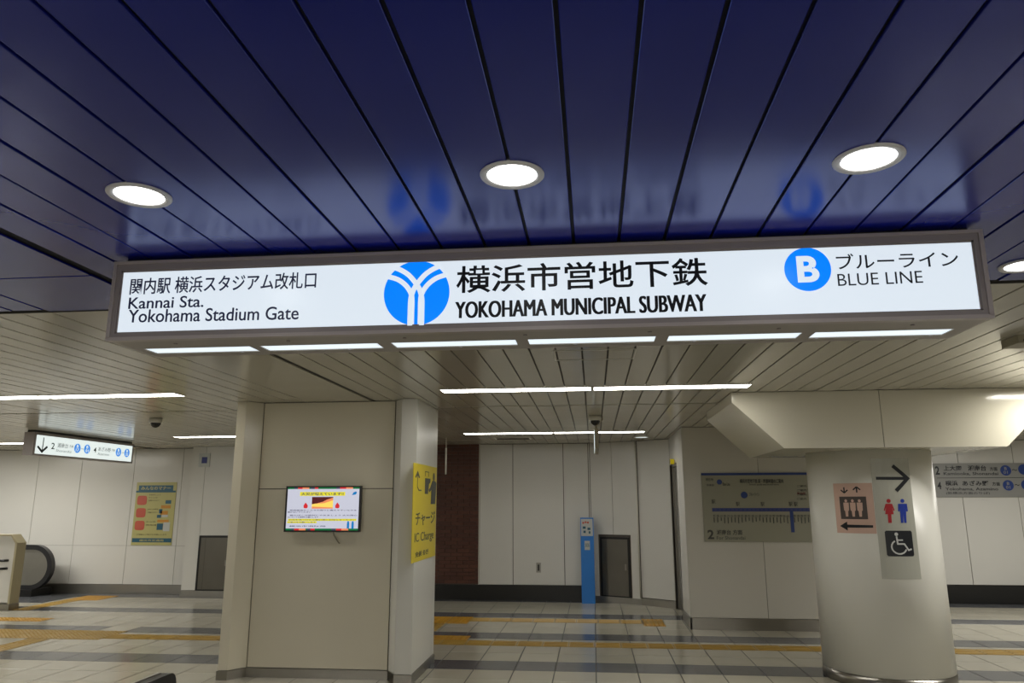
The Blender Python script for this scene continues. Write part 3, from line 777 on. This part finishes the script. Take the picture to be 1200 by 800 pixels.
# underside with six lit windows
wy0, wy1 = 3.035, 3.145; ww = .53
wins = [(-2.012+.022, -1.47), (-1.43, -.905), (-.845, -.31), (-.258, .272), (.325, .855), (.905, 1.435)]
wins[0] = (-1.965, -1.475)
un = MB(); zt = SZ0+.004
un.box(SX0+.006, SX1-.006, SY+.02, wy0, SZ0, zt); un.box(SX0+.006, SX1-.006, wy1, SY+SD-.006, SZ0, zt)
xs = [SX0+.006]+[v for p in wins for v in p]+[SX1-.006]
for k in range(0, len(xs), 2): un.box(xs[k], xs[k+1], wy0, wy1, SZ0, zt)
un.build('underside', M['soffit'], sg)
for (a, b) in wins: MB().box(a-.004, b+.004, wy0-.004, wy1+.004, zt, zt+.006).build('underside_window', M['uface'], sg)
for k in range(7):
    x = -1.76+.5*k
    MB().cyl((x, SY+.08, SZ0-.004), .008, .004, n=10).build('screw_head', M['frame'], sg)
    MB().cyl((min(x+.2, SX1-.1), SY+SD-.07, SZ0-.004), .008, .004, n=10).build('screw_head', M['frame'], sg)

# ------------------------------------------------------------------ CEILING LAMPS
def downlight(x, y, label):
    t = thing('downlight', label, 'ceiling light', (x, y, CEIL-.02), 'round downlights in the blue ceiling')
    MB().ring((x, y, CEIL), [(.104, 0), (.104, -.004), (.100, -.008), (.082, -.006), (.076, .004), (.076, .009), (.09, .009)], n=48).build('trim_ring', M['ring'], t)
    MB().cyl((x, y, CEIL-.0035), .078, .010, n=40).build('diffuser', M['down'], t)
downlight(-1.520, 2.235, 'round white downlight in the blue ceiling above the left end of the sign')
downlight(-.235, 2.215, 'round white downlight in the blue ceiling above the middle of the sign')
downlight(.865, 2.220, 'round white downlight in the blue ceiling above the line badge')
downlight(1.94, 3.40, 'round white downlight beyond the right end of the sign, cut by the picture edge')
def strip(x0, x1, y0, label, m_='strip', wd=.20):
    t = thing('strip_light', label, 'ceiling light', ((x0+x1)/2, y0+wd/2, CEIL-.02), 'recessed strip lights in the cream ceiling')
    f = MB(); e_ = .012
    for b_ in ((x0-e_, x1+e_, y0-e_, y0), (x0-e_, x1+e_, y0+wd, y0+wd+e_), (x0-e_, x0, y0, y0+wd), (x1, x1+e_, y0, y0+wd)): f.box(*b_, CEIL-.006, CEIL+.008)
    f.build('frame', M['whitemetal'], t)
    MB().box(x0, x1, y0, y0+wd, CEIL-.004, CEIL+.006).build('diffuser', M[m_], t)
strip(-1.40, -.002, 6.78, 'left of the two strip lights just behind the main sign')
strip(.03, 1.43, 6.78, 'right of the two strip lights just behind the main sign')
strip(-6.80, -5.41, 6.70, 'strip light cut by the left picture edge in the nearer row')
strip(-5.38, -3.98, 6.70, 'strip light ending above the gap between hanging sign and pillar')
strip(-1.95, -.60, 11.25, 'left strip light of the far row before the back wall')
strip(-.57, .03, 11.25, 'short middle strip light of the far row, ending at the hanging edge-on sign')
strip(.06, .78, 11.25, 'short right strip light of the far row, right of the hanging edge-on sign')
strip(-6.63, -5.25, 11.25, 'far strip light running behind the square pillar on the left')
strip(-11.1, -9.87, 12.1, 'farthest strip light at the left edge behind the hanging sign')
t = thing('downlight', 'small round downlight in the cream ceiling before the back wall', 'ceiling light', (.80, 12.3, CEIL-.02))
MB().cyl((.80, 12.3, CEIL-.006), .10, .012, n=24).build('diffuser', M['lit2'], t)
MB().ring((.80, 12.3, CEIL), [(.125, 0), (.125, -.008), (.101, -.008), (.101, 0)], n=24).build('trim_ring', M['whitemetal'], t)

# ceiling hatch and vents
t = thing('ceiling_hatch', 'thin square hatch frame outlined in the cream ceiling below the sign', 'hatch', (.03, 5.27, CEIL-.004))
f = MB()
for b_ in ((-.26, .32, 5.08, 5.092), (-.26, .32, 5.438, 5.45), (-.26, -.248, 5.092, 5.438), (.308, .32, 5.092, 5.438)): f.box(*b_, CEIL-.003, CEIL+.003)
f.build('hatch_frame', M['whitemetal'], t)
t = thing('ceiling_vent', 'small slotted vent in the cream ceiling close to the back wall', 'vent', (-1.3, 12.3, CEIL-.01))
MB().box(-1.6, -1.0, 12.15, 12.45, CEIL-.008, CEIL).build('vent_frame', M['whitemetal'], t, bevel=.002)
f = MB()
for k in range(6): f.box(-1.57, -1.03, 12.18+.043*k, 12.20+.043*k, CEIL-.011, CEIL-.008)
f.build('vent_slots', M['seam'], t)
t = thing('ceiling_speaker_box', 'beige ceiling unit near the right picture edge beyond the sign', 'fixture', (2.80, 5.02, CEIL-.05))
MB().box(2.70, 2.98, 4.92, 5.12, CEIL-.05, CEIL-.001).build('housing', M['beigeplastic'], t, bevel=.008, seg=2)
MB().box(2.73, 2.95, 4.912, 4.92, CEIL-.04, CEIL-.03).build('slot', M['black'], t)
MB().cyl((2.84, 5.02, CEIL-.075), .035, .025, n=20).build('sensor', M['beigeplastic'], t)
def dome(x, y, label):
    t = thing('dome_camera', label, 'camera', (x, y, CEIL-.12), 'ceiling dome cameras')
    MB().cyl((x, y, CEIL-.06), .075, .059, n=28).build('housing', M['whitemetal'], t)
    b = MB(); bmesh.ops.create_uvsphere(b.bm, u_segments=20, v_segments=10, radius=.06, matrix=Matrix.Translation((x, y, CEIL-.06)))
    bmesh.ops.delete(b.bm, geom=[v for v in b.bm.verts if v.co.z > CEIL-.055], context='VERTS')
    for f_ in b.bm.faces: f_.smooth = True
    b.build('smoked_dome', M['dome'], t)
dome(-5.40, 8.75, 'dome camera on the ceiling left of the square pillar')
dome(.045, 9.15, 'dome camera on the ceiling above the central aisle')

# edge-on hanging sign in the middle
t = thing('hanging_sign', 'thin hanging sign seen edge-on under the far strip lights', 'sign', (.06, 10.4, 2.36))
MB().box(.035, .085, 9.75, 11.1, 2.35, 2.60).build('sign_box', M['beigeplastic'], t, bevel=.004)
MB().box(.029, .035, 9.77, 11.08, 2.365, 2.585).build('lit_face', M['lit2'], t)
for y in (9.95, 10.9): MB().tube([(.06, y, 2.6), (.06, y, CEIL)], .012).build('hanger', M['beigeplastic'], t)
MB().box(-.02, .14, 9.35, 9.55, CEIL-.035, CEIL-.002).build('ceiling_plate', M['beigeplastic'], t, bevel=.004)
# pull rod before the brown brick
t = thing('pull_rod', 'thin pale rod hanging before the brown brick wall', 'rod', (-2.36, 12., 2.11))
MB().cyl((-2.36, 12, 2.11), .014, .42, n=12).build('grip', M['whitemetal'], t)
MB().cyl((-2.36, 12, 2.53), .006, CEIL-2.53, n=8).build('shaft', M['whitemetal'], t)

# ------------------------------------------------------------------ LEFT HANGING PLATFORM SIGN
LX = -7.95
ly0, ly1 = 9.93, 12.30
lz0 = (onx(33.5, 533.5, LX)[1]+onx(155, 542, LX)[1])/2
t = thing('platform_sign', 'illuminated platform direction sign with down arrow hanging at the left', 'sign', (LX-.08, (ly0+ly1)/2, lz0))
MB().box(LX-.16, LX, ly0, ly1, lz0, CEIL-.03).build('housing', M['frame'], t, bevel=.006)
MB().box(LX-.14, LX-.02, ly0+.03, ly1-.03, CEIL-.03, CEIL).build('ceiling_mount', M['black'], t)
S = Sheet((LX, 0, 0), (0, 1, 0), (0, 0, 1))
def lp(zx, zy): return onx(30+zx/8.571, 495+zy/8.571, LX)
fa = [lp(115, 128), lp(88, 315), lp(1075, 232), lp(1055, 388)]
lf = S.new().rect((fa[0][0]+fa[1][0])/2, (fa[1][1]+fa[3][1])/2, (fa[2][0]+fa[3][0])/2, (fa[0][1]+fa[2][1])/2, 0, .004).build('lit_face', M['lit2'], t)
def lt(s_, x0, y0, x1, y1, off=.01, h0=.004, h1=.006, sl=.10):
    A = lp(x0, y1); B = lp(x1, y1+(x1-x0)*sl); T = lp(x0, y0); S.text(s_, (A, (B[0], A[1]), (A[0], T[1])), h0, h1, off, 2)
S.new(join=True); S.line([lp(182, 150), lp(161, 296)], .016, .004, .006); S.line([lp(118, 237), lp(160, 292), lp(216, 241)], .032, .004, .0063); S.build('arrow', M['inkblk'], lf)
S.new(); lt('2', 252, 200, 285, 265, .01); lt('4', 678, 248, 705, 298, .01); S.build('platform_number', M['glyph'], lf)
S.new(); lt('湘南台', 315, 200, 422, 250); lt('方面', 435, 222, 476, 250); lt('Shonandai', 300, 264, 455, 292, 0)
lt('あざみ野', 725, 240, 850, 285); lt('方面', 860, 262, 892, 288); lt('Azamino', 720, 297, 835, 325, 0); lt('~', 553, 258, 580, 268, .02); lt('~', 962, 296, 985, 306, .02)
S.build('lettering', M['litgrey'], lf)
for cx, cy, s_, n_ in ((518, 258, 'B', '17'), (615, 266, 'B', '01'), (930, 297, 'B', '17'), (1015, 305, 'B', '32')):
    c = lp(cx, cy); lbg = S.new().disc(c[0], c[1], .072, .004, .006, n=24).build('line_badge', M['litblue'], lf)
    S.new(); S.text(s_, ((c[0]-.022, c[1]+.008), (c[0]+.022, c[1]+.008), (c[0]-.022, c[1]+.055)), .006, .0075, .02, 2); S.text(n_, ((c[0]-.035, c[1]-.05), (c[0]+.035, c[1]-.05), (c[0]-.035, c[1]-.004)), .006, .0075, .01, 2); S.build('badge_letter', M['lit2'], lf)

# ------------------------------------------------------------------ BACK WALL THINGS
# blue post
bx0, bx1 = -.235, -.01; YP = 13.22
t = thing('call_post', 'tall bright blue help post standing before the white back wall', 'post', ((bx0+bx1)/2, YP+.1, 0))
MB().box(bx0, bx1, YP, YP+.16, 0, 1.405).build('post_body', M['poleblue'], t, bevel=.008, seg=2)
S = Sheet((bx0, YP, 0))
S.new().rect(.012, 1.10, .21, 1.385, 0, .003).build('instruction_label', M['polewhite'], t)
S.new()
for (x, z_) in ((.05, 1.32), (.09, 1.33), (.13, 1.325)): S.disc(x, z_, .018, .003, .005, n=10)
S.build('label_print', M['p_red'], t)
S.new()
for (x, z_, w2) in ((.04, 1.24, .05), (.12, 1.22, .05), (.05, 1.17, .04), (.14, 1.16, .03)): S.rect(x, z_-.02, x+w2, z_+.02, .003, .005)
S.build('label_print', M['p_teal'], t)
S.new().rect(.065, .87, .155, 1.02, 0, .003).build('sticker', M['polewhite'], t)
S.new(); S.text('SOS', tq(.075, .92, .145, .98), .003, .005, off=.02, res=2); S.build('sticker_print', M['p_teal'], t)
MB().box(bx0-.02, bx0, YP+.04, YP+.10, .48, .60).box(bx1, bx1+.02, YP+.04, YP+.10, .48, .60).build('side_bracket', M['whitemetal'], t)
# outlet box
o0 = ony(628.5, 659, YW); o1 = ony(634, 670.5, YW)
t = thing('outlet_box', 'small metal outlet box low on the white back wall', 'outlet', ((o0[0]+o1[0])/2, YW, o1[1]))
MB().box(o0[0], o1[0], YW-.025, YW, o1[1], o0[1]).build('cover', M['dsteel'], t, bevel=.004)
MB().box(o0[0]+.025, o1[0]-.025, YW-.028, YW-.025, o1[1]+.03, o0[1]-.03).build('socket', M['black'], t)
# small sign over doorway
yz = ony(789, 534, 11.9)
t = thing('doorway_sign', 'small yellow sign projecting over the steel doorway', 'sign', (1.22, 11.9, 2.26))
MB().box(1.20, 1.26, 11.88, 11.91, 2.24, 2.32).build('sign_board', M['ysign'], t, bevel=.002)
MB().box(1.26, 1.275, 11.885, 11.905, 2.25, 2.30).build('bracket', M['steel'], t)

# route map
YM = YBK
a = ony(821, 554, YM); b = ony(826, 634.5, YM)
rx0 = (a[0]+b[0])/2; rx1 = rx0+1.95; rz1 = a[1]-.003; rz0 = b[1]
YM -= .008
t = thing('route_map', 'long olive grey subway route map board behind the round column', 'map', ((rx0+rx1)/2, YM, rz0))
MB().box(rx0, rx1, YM-.014, YM+.004, rz0, rz1).build('board', M['mapbg'], t, bevel=.002)
S = Sheet((rx0, YM-.014, rz0)); H_ = rz1-rz0
def mp(px, py):
    v = ony(px, py, YM-.014); return (v[0]-rx0, v[1]-rz0)
S.new().rect(0, H_-.032, rx1-rx0, H_).build('top_band', M['mapblue'], t)
S.new()
p0 = mp(834.5, 597); p1 = (rx1-rx0-.12, p0[1]); S.rect(p0[0], p0[1]-.025, p1[0], p0[1]+.022)
S.build('route_line', M['mapline'], t)
S.new()
for k in range(28):
    x = p0[0]+.02+k*.056
    if x < p1[0]: S.disc(x, p0[1], .015, .003, .005, n=10)
for px_, py_ in ((834.5, 595.5),): pass
c = mp(872, 579.8); S.disc(*c, .045, n=24); c = mp(843, 564.5); S.disc(*c, .035, n=20)
a = mp(927, 598); b = mp(929.5, 623.5); S.rect(a[0]-.02, b[1], a[0]+.025, a[1], .003, .006)
S.build('map_marks', M['mapblue'], t)
S.new()
def mt(s_, x0, y0, x1, y1, off=0., res=2):
    A = mp(x0, y1); B = mp(x1, y1); T = mp(x0, y0); S.text(s_, (A, B, (A[0], T[1])), .001, .004, off, res)
mt('横浜市営地下鉄 駅・所要時間のご案内', 867, 561, 918, 566, .01); mt('Station guide and travel times', 878, 566.5, 913, 569, 0)
mt('湘南台', 840, 618, 857, 626, .02) if False else None
mt('2', 829.5, 620.5, 837, 631.5, .03); mt('湘南台 方面', 840, 620.5, 870, 626.5, .02); mt('For Shonandai', 840, 628, 873.5, 632, 0)
mt('ブルーライン', 878, 577, 890, 581, 0); mt('Blue Line', 847, 565, 855.5, 569, 0)
mt('現在地', 827, 560, 836, 563.5); mt('停車駅', 828, 567, 837, 569.5)
for k in range(29):
    x = 836+k*4.1
    if x > 948: break
    nn = random.choice((4, 5, 6, 7))
    mt(random.choice(('駅', '町', '台', '川', '園')), x, 603, x+2.4, 605.6); mt('｜'*1, x+.6, 606, x+1.6, 606+nn, .02)
for (x, y) in ((835.5, 585), (864, 588), (893, 588), (926, 588), (932, 588)): mt('駅', x-1.5, y, x+3, y+5)
for y in (568, 573, 578, 583): mt('ご案内', 934, y, 945, y+2.6)
S.build('map_print', M['mapink'], t)
S.new(); mt('案内所', 934, 576.4, 944, 579.4, .01); S.build('map_print', M['mapred'], t)

# right wall direction sign
YR = YW+.3
a = ony(1090, 543, YR); b = ony(1090, 582.5, YR)
t = thing('direction_sign', 'long grey two-line platform direction sign on the far right wall', 'sign', (6.8, YR, b[1]))
MB().box(a[0]-.3, a[0]+2.6, YR-.02, YR, b[1], a[1]).build('board', M['farsign'], t, bevel=.002)
S = Sheet((0, YR-.02, 0))
def rt(s_, x0, y0, x1, y1, off=.01, h=.001):
    A = ony(x0, y1, YR-.02); B = ony(x1, y1, YR-.02); T = ony(x0, y0, YR-.02); S.text(s_, (A, B, (A[0], T[1])), h, h+.002, off, 2)
S.new(); 
A = ony(1098, 559.9, YR-.02); S.rect(A[0], A[1]-.004, A[0]+2.2, A[1]+.004)
rt('2', 1096.5, 546, 1101.5, 556, .03); rt('4', 1099, 564.5, 1103.5, 573, .03)
rt('上大岡', 1106, 545.5, 1127, 551.5, .02); rt('湘南台', 1134.5, 545, 1156, 551.5, .02); rt('方面', 1160, 547, 1169, 551.5, .02); rt('Kamiooka, Shonandai', 1106, 553, 1170, 557, .01)
rt('横浜', 1108, 563, 1122.5, 569, .02); rt('あざみ野', 1128, 563, 1159, 569, .02); rt('方面', 1163, 564.5, 1172, 569, .02); rt('Yokohama, Azamino', 1108, 571, 1170, 575, .01)
rt('(新横浜方面のりば)', 1109, 576, 1160, 579.5, .0)
rt('～', 1186, 549.5, 1192, 551.5, .02); rt('～', 1189, 567, 1195, 569, .02)
S.build('lettering', M['mapink'] if False else M['inkblk'], t)
S.new()
for px_, py_ in ((1178.5, 551), (1199.5, 550), (1181.5, 568.5), (1203, 568)):
    c = ony(px_, py_, YR-.02); S.disc(*c, .088, n=24)
S.build('line_badge', M['mapblue'], t)
S.new()
for px_, py_ in ((1178.5, 551), (1181.5, 568.5)):
    rt('B', px_-1.5, py_-4, px_+1.5, py_-.5, .02, .003); rt('01', px_-2.5, py_+.5, px_+2.5, py_+4, .01, .003)
S.build('badge_letter', M['farsign'], t)

# left wall poster
q = [ony(161, 565, YL), ony(207.5, 566, YL), ony(153.5, 638.5, YL), ony(201, 640, YL)]
px0 = (q[0][0]+q[2][0])/2; px1 = (q[1][0]+q[3][0])/2; pz0 = q[2][1]; pz1 = q[0][1]
t = thing('wall_poster', 'yellow poster with three red numbered spots on the left white wall', 'poster', ((px0+px1)/2, YL, pz0))
MB().box(px0, px1, YL-.008, YL, pz0, pz1).build('sheet', M['poster'], t)
W_ = px1-px0; H_ = pz1-pz0; S = Sheet((px0, YL-.008, pz0))
def PR(lst, m_, name='print', h0=.0, h1=.002):
    S.new()
    for (x0, y0, x1, y1) in lst: S.rect(x0*W_, (1-y1)*H_, x1*W_, (1-y0)*H_, h0, h1)
    S.build(name, m_, t)
PR([(.06, .05, .92, .135), (.0, .135, .99, .165), (.02, .89, .99, .955)], M['p_teal'], 'band')
S.new()
for y in (.71, .51, .31): S.poly([((.17+.12*math.copysign(abs(math.cos(a_))**.45, math.cos(a_)))*W_, (y+.075*math.copysign(abs(math.sin(a_))**.45, math.sin(a_)))*H_) for a_ in [k*math.pi/12+.01 for k in range(24)]], .0, .002)
S.build('red_spot', M['p_red'], t)
PR([(.66, .37, .90, .42), (.60, .60, .88, .64), (.66, .46, .84, .52)], M['p_or'])
PR([(.62, .43, .70, .5), (.58, .52, .68, .57), (.76, .29, .90, .345), (.60, .66, .75, .76)], M['p_teal'])
PR([(.76, .64, .92, .78), (.70, .52, .85, .56)], M['p_wh'])
S.new()
for i, (s_, x0, y, x1) in enumerate((('やめましょう', .33, .19, .62), ('歩きスマホ', .33, .235, .55), ('危険ですので', .33, .28, .60), ('かけこみ乗車', .33, .42, .60), ('ご遠慮ください', .33, .47, .58), ('ホームでは', .33, .62, .56), ('黄色い線の内側', .33, .67, .58), ('ご理解とご協力をお願いします', .12, .82, .86))):
    S.text(s_, tq(x0*W_, (1-y-.025)*H_, x1*W_, (1-y)*H_), 0, .002, .01, 2)
S.build('poster_text', M['p_gr'], t)
S.new(); S.text('みんなのマナー', tq(.12*W_, .875*H_, .86*W_, .935*H_), .002, .004, .02, 2); S.text('横浜市交通局', tq(.2*W_, .058*H_, .8*W_, .094*H_), .002, .004, .01, 2); S.build('poster_title', M['poster'], t)
# small plate high on left wall
a = ony(233.5, 531, 13.38); b = ony(245, 547, 13.38)
t = thing('wall_plate', 'small pale square notice high on the left wall return', 'notice', ((a[0]+b[0])/2, 13.39, b[1]))
MB().box(a[0], b[0], 13.385, 13.40, b[1], a[1]).build('sheet', M['polewhite'], t)
MB().box(a[0]+.06, b[0]-.05, 13.382, 13.385, b[1]+.07, a[1]-.07).build('print', M['mapline'], t)

# ------------------------------------------------------------------ ESCALATOR END and BARRIER
ey, ez = 13.30, .512; ex = -10.33; R0 = .40
t = thing('escalator', 'rounded black handrail end of an escalator behind the white barrier', 'escalator', (ex, ey, 0))
def stadium(r, x_c, x_l, n=24):
    pts = [(x_c+r*math.sin(a_), ez+r*math.cos(a_)) for a_ in [math.pi*k/n for k in range(n+1)]]
    return pts+[(x_l, ez-r), (x_l, ez+r)]
def loop(r_out, r_in, y0, y1, name, m_, x_l=-13.0):
    b = MB(); o_ = stadium(r_out, ex, x_l)[:-2]; i_ = stadium(r_in, ex, x_l)[:-2]
    o_ = [(x_l, ez+r_out)]+o_+[(x_l, ez-r_out)]; i_ = [(x_l, ez+r_in)]+i_+[(x_l, ez-r_in)]
    for k in range(len(o_)-1):
        b.prism([(o_[k][0], y0, o_[k][1]), (o_[k+1][0], y0, o_[k+1][1]), (i_[k+1][0], y0, i_[k+1][1]), (i_[k][0], y0, i_[k][1])], (0, y1-y0, 0))
    bmesh.ops.remove_doubles(b.bm, verts=b.bm.verts, dist=.0005)
    b.build(name, m_, t)
loop(R0, R0-.085, ey-.05, ey+.05, 'handrail', M['rubber'])
loop(R0-.085, R0-.12, ey-.03, ey+.03, 'handrail_guide', M['dsteel'])
b = MB(); P = stadium(R0-.11, ex, -13.0); b.prism([(x, ey-.015, z_) for x, z_ in P], (0, .03, 0)); b.build('balustrade_panel', M['dsteel'], t)
MB().box(-13, ex+.12, ey-.12, ey+.40, 0, .12).build('skirt_base', M['black'], t, bevel=.02)
MB().box(-13, -9.42, 12.45, YL-.02, -.001, .002).build('landing_plate', M['tile_dark'], t)

gx1 = -9.20; gy0 = 11.55
t = thing('white_barrier', 'white stair-end barrier with beige end cap and steel handrails at the left edge', 'barrier', (-10.2, gy0+.1, 0))
gz = 1.17
MB().prism([(x, gy0, z_) for x, z_ in ((-12, .12), (-9.325, .12), (-9.325, 1.03), (-9.415, gz-.02), (-12, gz-.02))], (0, .16, 0)).build('panel', M['panel'], t, bevel=.004)
cap = [(-9.43, gz), (-9.40, gz), (-9.285, 1.04), (-9.285, .10), (-9.32, .10), (-9.32, 1.03), (-9.41, gz-.025)]
b = MB(); b.prism([(x, gy0-.02, z_) for x, z_ in cap], (0, .20, 0)); b.box(-12, -9.432, gy0-.02, gy0+.18, gz-.025, gz); b.build('end_cap', M['bline'], t)
MB().box(-12, -9.28, gy0-.03, gy0+.19, 0, .095).build('base_plate', M['steel'], t, bevel=.004)
for z_ in (.765, .64):
    MB().tube([(-12, gy0-.09, z_), (-9.48, gy0-.09, z_)], .02, n=12).build('handrail', M['steel'], t)
    MB().cyl((-9.45, gy0-.09, z_-.0), .026, .001, n=8).tube([(-9.50, gy0-.09, z_), (-9.44, gy0-.05, z_), (-9.42, gy0, z_)], .02, n=12).build('handrail_bracket', M['black'], t)

# black low panel end, bottom left
zz = .98
far = onz(206, 786.5, zz)
t = thing('low_partition', 'black round-cornered low partition end at the bottom left edge', 'partition', (far[0], far[1]-.5, 0))
xp = far[0]; yf = far[1]+.01; yn = yf-1.3; rr = .045
arc = [(yf-rr+rr*math.sin(a_), zz-rr+rr*math.cos(a_)) for a_ in [math.pi/2*k/8 for k in range(9)]]
pts = [(yn, .05), (yn, zz)]+arc+[(yf, .05)]
MB().prism([(xp-.06, y, z_) for y, z_ in pts], (.06, 0, 0)).build('board', M['blackpl'], t, bevel=.005, seg=2)
MB().box(xp-.055, xp-.04, yn+.02, yf-rr-.01, zz-.0005, zz+.004).build('metal_edge', M['steel'], t)
MB().box(xp-.2, xp+.14, yn+.1, yn+.16, 0, .05).box(xp-.2, xp+.14, yf-.2, yf-.14, 0, .05).build('foot', M['dsteel'], t)
print('tactile', tact_n, 'objects', len(bpy.data.objects))
